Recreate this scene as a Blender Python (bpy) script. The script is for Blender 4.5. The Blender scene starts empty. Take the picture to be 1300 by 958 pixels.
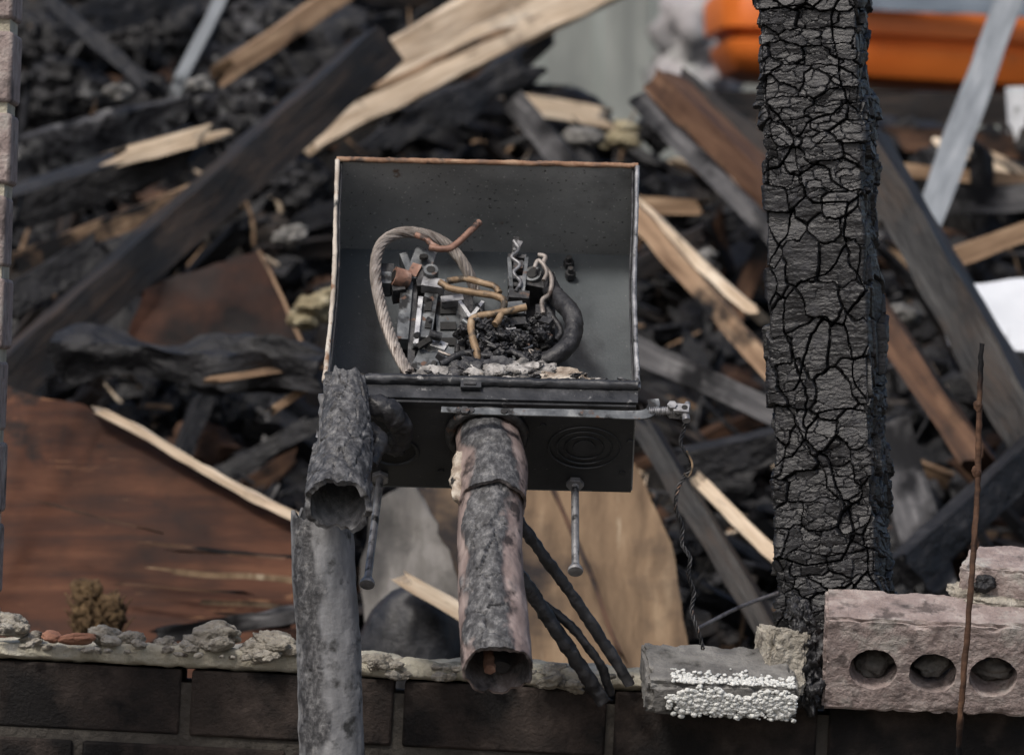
import bpy, bmesh, math, random
import numpy as np
from mathutils import Vector, Matrix, Euler
random.seed(7); rng=np.random.default_rng(7)
K=0.00077; D=6.0; ZC=1.4
def W(u,v,y=0.0):
    s=(D+y)/D*K
    return Vector(((u-650)*s,y,ZC+(479-v)*s))
def sc(y): return K*(D+y)/D
# ---------------------------------------------------------------- noise
TAB=rng.random(65536)
def vn(p,seed=0):
    p=np.asarray(p,float); i=np.floor(p).astype(np.int64); f=p-i; f=f*f*(3-2*f)
    def h(a,b,c): return TAB[((a*73856093)^(b*19349663)^(c*83492791)^(seed*2654435))&65535]
    x,y,z=i[:,0],i[:,1],i[:,2]; fx,fy,fz=f[:,0],f[:,1],f[:,2]
    def L(a,b,t): return a+(b-a)*t
    return L(L(L(h(x,y,z),h(x+1,y,z),fx),L(h(x,y+1,z),h(x+1,y+1,z),fx),fy),
             L(L(h(x,y,z+1),h(x+1,y,z+1),fx),L(h(x,y+1,z+1),h(x+1,y+1,z+1),fx),fy),fz)*2-1
def fbm(p,o=4,seed=0):
    p=np.asarray(p,float); s=0;a=1;t=0
    for k in range(o): s=s+a*vn(p*(2**k)+k*17.3,seed+k); t+=a; a*=.5
    return s/t
RT=rng.random((64,2048,5))
def cells(A,B,per,jit=.7,cheb=.6,tilt=False):
    ia=np.floor(A).astype(int); ib=np.floor(B).astype(int)
    F1=np.full(A.shape,9.);F2=np.full(A.shape,9.);ID=np.zeros(A.shape);TL=np.zeros(A.shape)
    for dj in (-1,0,1):
        for di in (-2,-1,0,1,2):
            ca=ia+di; cb=ib+dj
            r=RT[np.mod(ca,per)%64,np.mod(cb,2048)]
            px=ca+.5+(r[...,0]-.5)*jit+.5*(np.mod(cb,2)-.5); py=cb+.5+(r[...,1]-.5)*jit
            dd=np.maximum(abs(A-px),abs(B-py))*cheb+np.hypot(A-px,B-py)*(1-cheb)
            m=dd<F1
            F2=np.where(m,F1,np.minimum(F2,dd)); ID=np.where(m,r[...,2],ID); F1=np.where(m,dd,F1)
            if tilt: TL=np.where(m,(A-px)*(r[...,3]-.5)*2+(B-py)*(r[...,4]-.5)*2,TL)
    return (F2-F1,ID,TL) if tilt else (F2-F1,ID)
# ---------------------------------------------------------------- materials
MATS={}
def M(name,stops,scale=20,stretch=(1,1,1),rough=(.6,.85),metal=0,bump=.5,bscale=150,bdist=.002,over=(),char=None,spec=.5,detail=6,bstretch=None):
    if name.split('_')[0] in('wood','ply','mortar','brick','flake','board','sheet','ash','mound','fluff'): spec=.18
    m=bpy.data.materials.new(name); m.use_nodes=True; nt=m.node_tree; N=nt.nodes; Lk=nt.links
    bs=N['Principled BSDF']
    at=N.new('ShaderNodeAttribute'); at.attribute_name='gco'
    mp=N.new('ShaderNodeMapping'); mp.inputs['Scale'].default_value=stretch
    Lk.new(at.outputs['Vector'],mp.inputs['Vector'])
    def noise(sc_,det=detail,vec=None,ro=.6):
        n=N.new('ShaderNodeTexNoise'); n.inputs['Scale'].default_value=sc_; n.inputs['Detail'].default_value=det; n.inputs['Roughness'].default_value=ro
        Lk.new(vec or mp.outputs[0],n.inputs['Vector']); return n
    n=noise(scale)
    r=N.new('ShaderNodeValToRGB'); Lk.new(n.outputs['Fac'],r.inputs['Fac'])
    e=r.color_ramp.elements
    while len(e)<len(stops): e.new(.5)
    for k,(p,c) in enumerate(stops): e[k].position=p; e[k].color=(*c,1)
    col=r.outputs['Color']
    def mix(a,b,fac):
        x=N.new('ShaderNodeMix'); x.data_type='RGBA'
        Lk.new(fac,x.inputs['Factor']); Lk.new(a,x.inputs['A'])
        if isinstance(b,tuple): x.inputs['B'].default_value=(*b,1)
        else: Lk.new(b,x.inputs['B'])
        return x.outputs['Result']
    for (c,s_,th,so,st) in over:
        vec=at.outputs['Vector']
        if st: vec=mp.outputs[0]
        q=noise(s_,5,vec)
        mr=N.new('ShaderNodeMapRange'); mr.inputs['From Min'].default_value=th; mr.inputs['From Max'].default_value=th+so
        Lk.new(q.outputs['Fac'],mr.inputs['Value'])
        col=mix(col,c,mr.outputs['Result'])
    if char:
        ca=N.new('ShaderNodeAttribute'); ca.attribute_name='char'
        m3=N.new('ShaderNodeMapping'); m3.inputs['Scale'].default_value=(1,1,.6); Lk.new(at.outputs['Vector'],m3.inputs['Vector'])
        q=noise(char[1],9,m3.outputs[0],.8); r2=N.new('ShaderNodeValToRGB'); Lk.new(q.outputs['Fac'],r2.inputs['Fac'])
        e=r2.color_ramp.elements
        while len(e)<len(char[0]): e.new(.5)
        for k,(p,c) in enumerate(char[0]): e[k].position=p; e[k].color=(*c,1)
        col=mix(col,r2.outputs['Color'],ca.outputs['Fac'])
    Lk.new(col,bs.inputs['Base Color'])
    rr=N.new('ShaderNodeMapRange'); rr.inputs['From Min'].default_value=.3; rr.inputs['From Max'].default_value=.7
    rr.inputs['To Min'].default_value=rough[0]; rr.inputs['To Max'].default_value=rough[1]
    Lk.new(n.outputs['Fac'],rr.inputs['Value']); Lk.new(rr.outputs['Result'],bs.inputs['Roughness'])
    bs.inputs['Metallic'].default_value=metal; bs.inputs['Specular IOR Level'].default_value=spec
    if bump:
        b=N.new('ShaderNodeBump'); b.inputs['Strength'].default_value=bump; b.inputs['Distance'].default_value=bdist
        vec=at.outputs['Vector']
        if bstretch:
            m4=N.new('ShaderNodeMapping'); m4.inputs['Scale'].default_value=bstretch; Lk.new(vec,m4.inputs['Vector']); vec=m4.outputs[0]
        Lk.new(noise(bscale,5,vec).outputs['Fac'],b.inputs['Height']); Lk.new(b.outputs['Normal'],bs.inputs['Normal'])
    MATS[name]=m; return m
BK=(.007,.007,.008)
G=(1.5,14,14); GB=(.12,1,1)
M('char',[(.3,(.004,.004,.005)),(.55,(.011,.011,.013)),(.75,(.040,.040,.045))],30,rough=(.4,.75),bdist=.010,bump=.9,bscale=60,bstretch=(.6,1,1),spec=.4)
M('char_brown',[(.3,(.008,.007,.007)),(.55,(.024,.018,.015)),(.8,(.080,.053,.039))],7,G,over=[(BK,9,.46,.12,0)],bdist=.005,rough=(.45,.75),bstretch=(.2,1,1),spec=.35)
M('ash',[(.3,(.018,.018,.02)),(.5,(.05,.05,.055)),(.7,(.19,.19,.19))],35,over=[(BK,50,.5,.1,0)],bump=.8,bdist=.006,bscale=80)
M('wood_pale',[(.3,(.38,.28,.19)),(.55,(.60,.49,.37)),(.75,(.76,.67,.55))],7,G,over=[((.10,.08,.065),6,.60,.14,0),((.10,.075,.055),10,.62,.08,1),((.02,.018,.018),11,.66,.08,0)],bstretch=GB,bdist=.004)
M('wood_tan',[(.3,(.13,.08,.048)),(.55,(.27,.18,.115)),(.75,(.44,.33,.22))],7,G,over=[(BK,8,.48,.13,0)],bstretch=GB)
M('wood_brown',[(.3,(.045,.024,.016)),(.55,(.10,.055,.035)),(.75,(.19,.112,.07))],7,G,over=[(BK,7,.47,.14,0)],bstretch=GB)
M('ply_brown',[(.3,(.030,.013,.009)),(.5,(.065,.027,.017)),(.7,(.11,.052,.033))],5,(1.2,1,9),over=[((.010,.008,.008),3.5,.43,.16,0)])
M('ply_scratched',[(.3,(.028,.012,.008)),(.5,(.068,.028,.016)),(.7,(.125,.058,.034))],5,(1,1,10),over=[((.22,.115,.062),11,.64,.06,1),((.008,.007,.007),3.0,.43,.18,0),((.010,.009,.009),9,.56,.1,0)],bump=.6,bdist=.003,bscale=60,bstretch=(.3,1,2))
M('ply_tan',[(.3,(.09,.058,.034)),(.55,(.19,.13,.08)),(.75,(.31,.23,.15))],6,(6,1,1),over=[((.022,.018,.017),5,.49,.16,0),((.34,.28,.2),8,.64,.08,1)],bump=.6,bdist=.003,bscale=60,bstretch=(2,1,.3))
M('wood_grey',[(.3,(.036,.036,.039)),(.55,(.095,.093,.096)),(.75,(.24,.235,.235))],7,G,over=[(BK,8,.47,.13,0)],bstretch=GB)
M('wood_silver',[(.3,(.15,.165,.18)),(.6,(.26,.28,.30)),(.8,(.43,.44,.45))],7,G,over=[((.04,.04,.045),8,.58,.12,0)],bstretch=GB)
M('sheet_grey',[(.3,(.06,.057,.055)),(.55,(.125,.118,.11)),(.75,(.22,.21,.20))],8,(4,1,1),over=[((.02,.02,.02),7,.50,.15,0)])
M('mound',[(.3,(.004,.004,.004)),(.5,(.013,.012,.012)),(.62,(.04,.036,.032)),(.8,(.16,.14,.125))],12,bump=1,bscale=60,bdist=.02)
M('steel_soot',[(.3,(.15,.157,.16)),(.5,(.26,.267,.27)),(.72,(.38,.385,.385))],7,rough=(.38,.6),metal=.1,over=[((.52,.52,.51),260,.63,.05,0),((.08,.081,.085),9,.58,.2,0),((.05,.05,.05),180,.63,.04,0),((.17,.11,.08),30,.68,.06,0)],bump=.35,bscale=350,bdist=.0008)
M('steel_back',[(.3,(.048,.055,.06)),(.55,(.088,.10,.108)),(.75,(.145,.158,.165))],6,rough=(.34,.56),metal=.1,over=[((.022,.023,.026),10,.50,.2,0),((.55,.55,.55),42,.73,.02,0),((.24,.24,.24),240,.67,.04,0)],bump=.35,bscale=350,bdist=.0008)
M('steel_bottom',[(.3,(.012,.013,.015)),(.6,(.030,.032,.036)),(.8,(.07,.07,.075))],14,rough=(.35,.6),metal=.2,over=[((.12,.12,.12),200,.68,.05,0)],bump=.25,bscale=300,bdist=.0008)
M('rust_edge',[(.3,(.08,.055,.045)),(.5,(.22,.12,.07)),(.7,(.40,.28,.19))],45,rough=(.6,.9),bump=.4,bscale=500,bdist=.0006,over=[((.03,.028,.028),30,.54,.1,0)])
M('pale_edge',[(.3,(.3,.25,.2)),(.55,(.48,.43,.37)),(.8,(.62,.6,.55))],30,rough=(.5,.8),bump=.3,bscale=400,bdist=.0005,over=[((.2,.11,.06),40,.57,.08,0),((.03,.03,.03),25,.6,.08,0)])
M('lip_black',[(.3,(.012,.013,.015)),(.6,(.035,.037,.042)),(.8,(.12,.12,.13))],40,rough=(.28,.5),metal=.3,bump=.35,bscale=300,bdist=.0008,over=[((.16,.16,.16),90,.62,.06,0)])
M('galv',[(.3,(.13,.13,.14)),(.55,(.28,.28,.29)),(.75,(.46,.46,.47))],60,rough=(.35,.6),metal=.5,over=[((.03,.03,.03),70,.56,.1,0)],bump=.3,bscale=500,bdist=.0005)
M('bright_steel',[(.3,(.4,.4,.41)),(.6,(.62,.62,.62)),(.8,(.75,.75,.76))],80,rough=(.25,.5),metal=.5,over=[((.03,.03,.03),90,.55,.1,0)],bump=.2,bscale=500,bdist=.0005)
M('dark_part',[(.3,(.014,.014,.016)),(.55,(.045,.045,.047)),(.75,(.12,.12,.125))],90,rough=(.35,.65),metal=.4,over=[((.13,.075,.05),60,.60,.08,0)],bump=.5,bscale=500,bdist=.001)
M('perf_steel',[(.3,(.06,.066,.07)),(.55,(.13,.138,.145)),(.75,(.30,.31,.31))],60,rough=(.3,.55),metal=.4,bump=.3,bscale=500,bdist=.0006,over=[((.015,.015,.015),50,.53,.1,0),((.12,.07,.05),70,.62,.06,0)])
M('hole_shade',[(.3,(.003,.003,.003)),(.7,(.01,.01,.01))],50)  # near-black pieces painted as the shade inside openings; nothing is cut
M('alu_strand',[(.3,(.15,.13,.115)),(.55,(.30,.265,.24)),(.75,(.44,.41,.38))],70,rough=(.4,.65),metal=.3,over=[((.07,.05,.04),50,.57,.1,0)],bump=.2,bscale=500,bdist=.0004)
M('copper',[(.3,(.14,.075,.055)),(.55,(.26,.145,.105)),(.75,(.42,.29,.24))],80,rough=(.45,.75),metal=.2,bump=.3,bscale=500,bdist=.0005,over=[((.05,.035,.03),60,.55,.08,0)])
M('brass',[(.3,(.14,.09,.05)),(.55,(.27,.185,.11)),(.75,(.43,.34,.24))],80,rough=(.45,.75),metal=.2,bump=.3,bscale=500,bdist=.0005,over=[((.05,.04,.03),60,.52,.1,0)])
M('rubber',[(.3,(.008,.008,.009)),(.6,(.026,.026,.029)),(.8,(.08,.08,.085))],80,rough=(.35,.65),bump=.7,bscale=250,bdist=.0015)
CH=[(.34,(.008,.008,.009)),(.47,(.036,.036,.039)),(.56,(.10,.10,.104)),(.70,(.26,.255,.25))]
M('conduit',[(.3,(.12,.088,.078)),(.5,(.22,.168,.155)),(.7,(.36,.29,.27))],40,(1,1,.4),rough=(.5,.75),bump=.5,bscale=260,bdist=.001,over=[((.04,.03,.028),35,.53,.1,0)],char=(CH,120))
M('conduit_grey',[(.3,(.11,.112,.118)),(.5,(.19,.192,.20)),(.7,(.31,.31,.315))],50,(1,1,.25),rough=(.5,.75),bump=.6,bscale=200,bdist=.0015,over=[((.03,.03,.03),45,.55,.12,0),((.02,.02,.02),16,.57,.14,1)],char=(CH,120))
M('stud_char',[(.3,(.004,.004,.005)),(.55,(.010,.010,.012)),(.75,(.024,.024,.029))],60,rough=(.34,.55),bump=.7,bscale=260,bdist=.0016,char=([(.3,(.002,.002,.002)),(.7,(.005,.005,.005))],60),bstretch=(1,1,1.8),spec=.6)
M('brick_pink',[(.3,(.21,.165,.155)),(.5,(.30,.245,.23)),(.72,(.43,.38,.355))],50,over=[((.11,.09,.085),45,.54,.12,0),((.40,.38,.35),16,.56,.12,0),((.05,.045,.045),12,.60,.12,0)],bump=.9,bscale=260,bdist=.003)
M('brick_dark',[(.3,(.020,.016,.014)),(.55,(.040,.031,.027)),(.75,(.08,.063,.055))],30,over=[((.010,.009,.009),12,.46,.14,0)],bump=.8,bscale=260,bdist=.003)
M('brick_orange',[(.3,(.22,.1,.065)),(.6,(.35,.18,.12)),(.8,(.45,.3,.23))],30,bump=.7,bscale=260,bdist=.002)
M('mortar',[(.3,(.28,.255,.20)),(.5,(.44,.41,.33)),(.7,(.58,.55,.47))],25,over=[((.10,.10,.07),14,.56,.12,0)],bump=.9,bscale=160,bdist=.004)
M('mortar_joint',[(.3,(.035,.031,.027)),(.5,(.06,.054,.047)),(.7,(.11,.10,.085))],25,bump=.9,bscale=160,bdist=.004)
M('mortar_grey',[(.3,(.22,.20,.168)),(.5,(.36,.33,.28)),(.7,(.50,.47,.41))],60,bump=1,bscale=200,bdist=.006,over=[((.12,.105,.09),40,.55,.12,0)])
M('board_grey',[(.3,(.10,.097,.092)),(.5,(.17,.165,.158)),(.7,(.27,.265,.25))],40,bump=.8,bscale=260,bdist=.003,over=[((.04,.038,.036),20,.55,.12,0)])
M('flake_grey',[(.35,(.05,.05,.05)),(.5,(.20,.19,.18)),(.65,(.46,.44,.42))],60,bump=.8,bscale=300,bdist=.002,over=[((.01,.01,.01),90,.56,.06,0)])
M('flake_tan',[(.35,(.17,.13,.10)),(.5,(.34,.285,.23)),(.65,(.55,.5,.43))],60,bump=.8,bscale=300,bdist=.002,over=[((.02,.02,.02),70,.58,.06,0)])
M('white_foam',[(.3,(.45,.46,.44)),(.5,(.66,.67,.65)),(.7,(.82,.82,.8))],120,bump=1,bscale=300,bdist=.003)
M('orange_plastic',[(.3,(.55,.12,.02)),(.6,(.72,.18,.03)),(.8,(.78,.24,.06))],4,rough=(.35,.5),bump=.1,bscale=30,over=[((.3,.1,.04),10,.6,.2,0)])
M('blue_grey',[(.3,(.10,.13,.17)),(.6,(.2,.24,.29)),(.8,(.3,.34,.4))],8)
M('white_sheet',[(.3,(.55,.57,.6)),(.6,(.70,.72,.75)),(.8,(.8,.8,.82))],6,over=[((.1,.1,.1),14,.58,.1,0)])
M('fence',[(.3,(.12,.13,.125)),(.55,(.22,.235,.22)),(.75,(.36,.37,.35))],4,(6,6,1))
M('pink_tarp',[(.3,(.20,.21,.21)),(.55,(.33,.31,.32)),(.75,(.40,.45,.42))],5)
M('fluff',[(.3,(.18,.14,.08)),(.55,(.36,.31,.20)),(.75,(.55,.5,.38))],30,bump=1,bscale=120,bdist=.01)
M('fluff_brown',[(.3,(.05,.03,.016)),(.55,(.13,.085,.045)),(.75,(.25,.17,.09))],50,bump=1,bscale=120,bdist=.01)
M('soil',[(.3,(.05,.042,.034)),(.55,(.10,.085,.065)),(.75,(.17,.15,.12))],3,bump=.7,bscale=20,bdist=.03)
# ---------------------------------------------------------------- mesh builder
class MB:
    def __init__(s): s.v=[];s.f=[];s.g=[];s.c=[];s.m=[];s.n=0
    def add(s,v,f,mi=0,Mx=None,g=None,c=None,off=True):
        v=np.asarray(v,float).reshape(-1,3); g=v if g is None else np.asarray(g)
        if off: g=g+rng.random(3)*20
        if Mx is not None:
            A=np.array(Mx); v=v@A[:3,:3].T+A[:3,3]
        s.v.append(v); s.g.append(g); s.c.append(np.zeros(len(v)) if c is None else c)
        s.f+= [tuple(int(i)+s.n for i in q) for q in f]; s.m+=[mi]*len(f); s.n+=len(v)
    def done(s,name,mats,parent=None,mat=None,ang=40,bevel=0):
        me=bpy.data.meshes.new(name); v=np.vstack(s.v); me.from_pydata(v.tolist(),[],s.f)
        for x in mats: me.materials.append(MATS[x])
        me.polygons.foreach_set('material_index',s.m)
        a=me.attributes.new('gco','FLOAT_VECTOR','POINT'); a.data.foreach_set('vector',np.vstack(s.g).astype(np.float32).ravel())
        a=me.attributes.new('char','FLOAT','POINT'); a.data.foreach_set('value',np.concatenate(s.c).astype(np.float32))
        me.update(); bm=bmesh.new(); bm.from_mesh(me); bmesh.ops.recalc_face_normals(bm,faces=bm.faces); bm.to_mesh(me); bm.free()
        me.polygons.foreach_set('use_smooth',[True]*len(me.polygons)); me.set_sharp_from_angle(angle=math.radians(ang))
        o=bpy.data.objects.new(name,me); bpy.context.collection.objects.link(o)
        if parent: o.parent=parent
        if mat is not None: o.matrix_local=mat
        if bevel:
            b=o.modifiers.new('b','BEVEL'); b.width=bevel; b.segments=2; b.limit_method='ANGLE'; b.harden_normals=False
        return o
def empty(name,mat=None):
    o=bpy.data.objects.new(name,None); o.empty_display_size=.05; bpy.context.collection.objects.link(o)
    if mat is not None: o.matrix_world=mat
    return o
BOXF=[(0,1,3,2),(4,6,7,5),(0,4,5,1),(2,3,7,6),(0,2,6,4),(1,5,7,3)]
def boxv(sx,sy,sz): return np.array([(x*sx/2,y*sy/2,z*sz/2) for x in(-1,1) for y in(-1,1) for z in(-1,1)])
def loc(c,rot=None):
    m=Matrix.Translation(Vector(c))
    if rot: m=m@Euler([math.radians(a) for a in rot]).to_matrix().to_4x4()
    return m
def addbox(mb,c,size,mi=0,rot=None): mb.add(boxv(*size),BOXF,mi,loc(c,rot))
def addcyl(mb,p,q,r,mi=0,n=20,r2=None):
    p=Vector(p);q=Vector(q);d=(q-p);L=d.length;Mx=Matrix.Translation(p)@d.to_track_quat('Z','Y').to_matrix().to_4x4()
    r2=r if r2 is None else r2; v=[];
    for z,rr in((0,r),(L,r2)):
        for k in range(n): a=2*math.pi*k/n; v.append((rr*math.cos(a),rr*math.sin(a),z))
    f=[(k,(k+1)%n,n+(k+1)%n,n+k) for k in range(n)]+[tuple(range(n))[::-1],tuple(range(n,2*n))]
    mb.add(v,f,mi,Mx)
def catmull(pts,n):
    P=[np.array(p,float) for p in pts]; P=[2*P[0]-P[1]]+P+[2*P[-1]-P[-2]]; out=[]; S=len(P)-3
    for k in range(n):
        t=k/(n-1)*S; i=min(int(t),S-1); t-=i; a,b,c,d=P[i:i+4]
        out.append(.5*((2*b)+(c-a)*t+(2*a-5*b+4*c-d)*t*t+(-a+3*b-3*c+d)*t**3))
    return np.array(out)
def frames(P):
    T=np.gradient(P,axis=0); T/=np.linalg.norm(T,axis=1)[:,None]+1e-12
    ref=np.array([0,-1,.01]); 
    if abs(T[0]@ref)>.9: ref=np.array([1,0,0.])
    N=[];n=ref-T[0]*(ref@T[0]);n/=np.linalg.norm(n)
    for t in T: n=n-t*(n@t); n/=np.linalg.norm(n); N.append(n)
    N=np.array(N); return T,N,np.cross(T,N)
def tube(mb,pts,r,mi=0,m=10,n=None,amp=0,smooth=True):
    n=n or max(12,len(pts)*8); P=catmull(pts,n) if smooth else np.array(pts,float); n=len(P)
    T,N,B=frames(P); a=np.linspace(0,2*math.pi,m,endpoint=False)
    R=np.full(n,r) if np.isscalar(r) else np.interp(np.linspace(0,1,n),np.linspace(0,1,len(r)),r)
    V=P[:,None]+R[:,None,None]*(np.cos(a)[None,:,None]*N[:,None]+np.sin(a)[None,:,None]*B[:,None]); V=V.reshape(-1,3)
    if amp: V=V+amp*np.stack([fbm(V*150+k*9,3) for k in range(3)],1)
    f=[(i*m+j,i*m+(j+1)%m,(i+1)*m+(j+1)%m,(i+1)*m+j) for i in range(n-1) for j in range(m)]
    f+=[tuple(range(m)),tuple(range((n-1)*m,n*m))]
    mb.add(V,f,mi)
def braid(mb,pts,R,k=8,mi=0,turns=60,n=None):
    n=n or 240; P=catmull(pts,n); T,N,B=frames(P)
    L=np.concatenate([[0],np.cumsum(np.linalg.norm(np.diff(P,axis=0),axis=1))])
    for s in range(k):
        ph=2*math.pi*s/k+turns*L; Q=P+R*.66*(np.cos(ph)[:,None]*N+np.sin(ph)[:,None]*B)
        tube(mb,Q,R*.36,mi,m=6,smooth=False)
def pipe(mb,pts,rad,th,n=170,m=84,cw=.016,ch=.020,depth=.0014,jag=.006,fcen=0,fw=1.0,amp=.0012,mi=0,seed=0):
    P=catmull(pts,n); T=np.gradient(P,axis=0);T/=np.linalg.norm(T,axis=1)[:,None]
    ref=np.array([0,-1,0.]);N=ref-T*(T@ref)[:,None];N/=np.linalg.norm(N,axis=1)[:,None];B=np.cross(T,N)
    a=np.linspace(-math.pi,math.pi,m,endpoint=False)
    R=np.interp(np.linspace(0,1,n),np.linspace(0,1,len(rad)),rad)
    L=np.concatenate([[0],np.cumsum(np.linalg.norm(np.diff(P,axis=0),axis=1))])
    A,S=np.meshgrid(a,L); cs=np.stack([np.cos(A),np.sin(A),S*18],-1).reshape(-1,3)
    wn=fbm(cs*1.7+seed*11,4,seed).reshape(A.shape); w2=fbm(cs*3.5+seed*5+40,3,seed).reshape(A.shape)
    fa=abs((A-fcen+math.pi)%(2*math.pi)-math.pi)
    c=np.clip((fw+wn*.8-fa)/.25,0,1)
    per=int(round(2*math.pi*R.mean()/cw)); e,ID=cells((A+math.pi)/(2*math.pi)*per+w2*.25,S/ch+w2*.5,per,.9,.8)
    blk=(np.clip(e/.09,0,1)**.6-1)*depth+(ID-.5)*depth*.9
    rr=R[:,None]+blk*c+c*depth*.8+amp*wn*1.5+amp*w2*.7
    endj=(wn*1.0+w2*.8)*jag
    wS=np.clip(1-S/.02,0,1); wE=np.clip(1-(L[-1]-S)/.02,0,1)
    def ring(r_):
        Q=P[:,None]+r_[...,None]*(np.cos(A)[...,None]*N[:,None]+np.sin(A)[...,None]*B[:,None])
        return Q+T[:,None]*((wE-wS)*endj)[...,None]
    o=ring(rr); inn=ring(np.maximum(R[:,None]-th+amp*wn*1.2,.002))
    V=np.concatenate([o.reshape(-1,3),inn.reshape(-1,3)]); q=n*m
    f=[]
    for i in range(n-1):
        for j in range(m):
            k=(j+1)%m; f.append((i*m+j,i*m+k,(i+1)*m+k,(i+1)*m+j)); f.append((q+i*m+j,q+(i+1)*m+j,q+(i+1)*m+k,q+i*m+k))
    for j in range(m):
        k=(j+1)%m; f.append((j,q+j,q+k,k)); b=(n-1)*m; f.append((b+j,b+k,q+b+k,q+b+j))
    mb.add(V,f,mi,c=np.concatenate([c.ravel(),np.full(q,.7)]))
def plankv(L,w,t,jag=.02,seg=24,amp=.002,warp=0.0):
    k=5; per=[]
    for i in range(k): per.append((-.5+i/k,-.5))
    for i in range(k): per.append((.5,-.5+i/k))
    for i in range(k): per.append((.5-i/k,.5))
    for i in range(k): per.append((-.5,.5-i/k))
    per=np.array(per)*[w,t]; m=len(per); so=rng.random(3)*30
    X=np.linspace(-L/2,L/2,seg+1); V=[]
    for i,x in enumerate(X):
        q=np.column_stack([np.full(m,x),per])
        if i<=1 or i>=seg-1: 
            j=vn(np.column_stack([np.zeros(m),per*(3.5/w)])+so)*jag*(1 if i in(0,seg) else .5); q[:,0]+=j
        V.append(q)
    V=np.vstack(V); g=V.copy()
    nz=np.stack([np.zeros(len(V)),fbm(V*[12,30,30]+so,3),fbm(V*[12,30,30]+so+7,3)],1)*amp*2
    V=V+nz; V[:,2]+=warp*np.sin((V[:,0]/L+.5)*math.pi+so[0])
    f=[(i*m+j,i*m+(j+1)%m,(i+1)*m+(j+1)%m,(i+1)*m+j) for i in range(seg) for j in range(m)]
    f+=[tuple(range(m))[::-1],tuple(range(seg*m,seg*m+m))]
    return V,f,g
def pframe(p,q,roll=0):
    X=(q-p).normalized(); n=Vector((0,-1,0)); n=(n-X*n.dot(X)).normalized(); n=Matrix.Rotation(math.radians(roll),3,X)@n
    Y=n.cross(X); return Matrix.Translation((p+q)/2)@Matrix((X,Y,n)).transposed().to_4x4()
def plank(name,a,b,w,t,mat,roll=0,jag=.02,amp=.002,warp=0.0):
    p=W(*a);q=W(*b); mb=MB(); V,f,g=plankv((q-p).length,w*sc((a[2]+b[2])/2),t,jag,40,amp,warp); mb.add(V,f,0,g=g)
    return mb.done(name,[mat],mat=pframe(p,q,roll),ang=50)
def polypanel(name,pts,t,mat,amp=.004):
    P=[W(*p) for p in pts]; bm=bmesh.new(); vs=[bm.verts.new(p) for p in P]; f=bm.faces.new(vs)
    r=bmesh.ops.extrude_face_region(bm,geom=[f]); 
    for x in r['geom']:
        if isinstance(x,bmesh.types.BMVert): x.co+=Vector((0,t,-t*.1))
    bmesh.ops.triangulate(bm,faces=bm.faces); bmesh.ops.subdivide_edges(bm,edges=bm.edges,cuts=9,use_grid_fill=True)
    bm.verts.index_update(); V=np.array([v.co[:] for v in bm.verts]); F=[[v.index for v in f.verts] for f in bm.faces]; bm.free()
    g=V.copy(); V=V+amp*np.stack([fbm(V*22+k*5,4) for k in range(3)],1)
    mb=MB(); mb.add(V,F,0,g=g); return mb.done(name,[mat],ang=50)
def ico(s):
    bm=bmesh.new(); bmesh.ops.create_icosphere(bm,subdivisions=s,radius=1); V=np.array([v.co[:] for v in bm.verts]); F=[[v.index for v in f.verts] for f in bm.faces]; bm.free(); return V,F
ICO={2:ico(2),3:ico(3),4:ico(4),5:ico(5)}
def lump(mb,c,s,mi=0,rough=.45,freq=1.6,hi=False,rot=None,lev=None):
    v,f=ICO[lev or (4 if hi else 3)]; so=rng.random(3)*50
    v=v*(1+rough*fbm(v*freq+so,4))[:,None]; v=v*np.array(s)
    mb.add(v,f,mi,loc(c,rot if rot is not None else tuple(rng.random(3)*40-20)))

# ================================================================ ground & mound
mb=MB(); S=300; mb.add([(-S,-S,0),(S,-S,0),(S,S,0),(-S,S,0)],[(0,1,2,3)]); mb.done('ground',['soil'])
xs=np.linspace(-3.2,3.2,330); ys=np.linspace(.22,8.5,380); X,Y=np.meshgrid(xs,ys)
def zm(X,Y):
    cr=np.interp(X,[-3.2,-2.2,-.25,.02,.3,1.2,3.2],[.1,2.0,2.5,1.80,1.74,1.72,.1])
    z=np.minimum(1.035+.54*(Y-1.3),cr); z=np.where(Y>5,z-(Y-5)*.8,z); return z
Z=zm(X,Y); pts=np.stack([X*5,Y*5,X*0],-1).reshape(-1,3)
Z=Z+.10*fbm(pts,5).reshape(X.shape)+.03*fbm(pts*6,4,3).reshape(X.shape)-.04; Z=np.maximum(Z,-.02)
V=np.stack([X,Y,Z],-1).reshape(-1,3); nx=len(xs)
F=[(j*nx+i,j*nx+i+1,(j+1)*nx+i+1,(j+1)*nx+i) for j in range(len(ys)-1) for i in range(nx-1)]
mb=MB(); mb.add(V,F); mb.done('debris_mound',['mound'],ang=180)
def dy(v): return 1.0+(868-v)/868*1.7
def crestv(u): return np.interp(u,[0,600,660,720,950,1300],[-60,-60,120,150,170,200])
mb=MB(); RM=['char','ash','char_brown','wood_brown','mortar_grey','wood_tan']
for i in range(1200):
    u=random.uniform(-150,1450); v=random.uniform(-80,900)
    if v<crestv(u): continue
    y=dy(v)+random.uniform(.16,.36); s=random.choice([.02,.03,.04,.06,.03,.015])*random.uniform(.6,1.2)
    mi=random.choices(range(6),[66,16 if u<400 and v<300 else 6,14,6,1.6,3])[0]
    lump(mb,W(u,v,y),(s,s*random.uniform(.5,1),s*random.uniform(.3,1)),mi,.8,2.2)
mb.done('charred_rubble',RM,ang=40)
mb=MB(); RP=['char','char_brown','wood_brown','wood_tan','wood_grey','wood_pale','ash']
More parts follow.
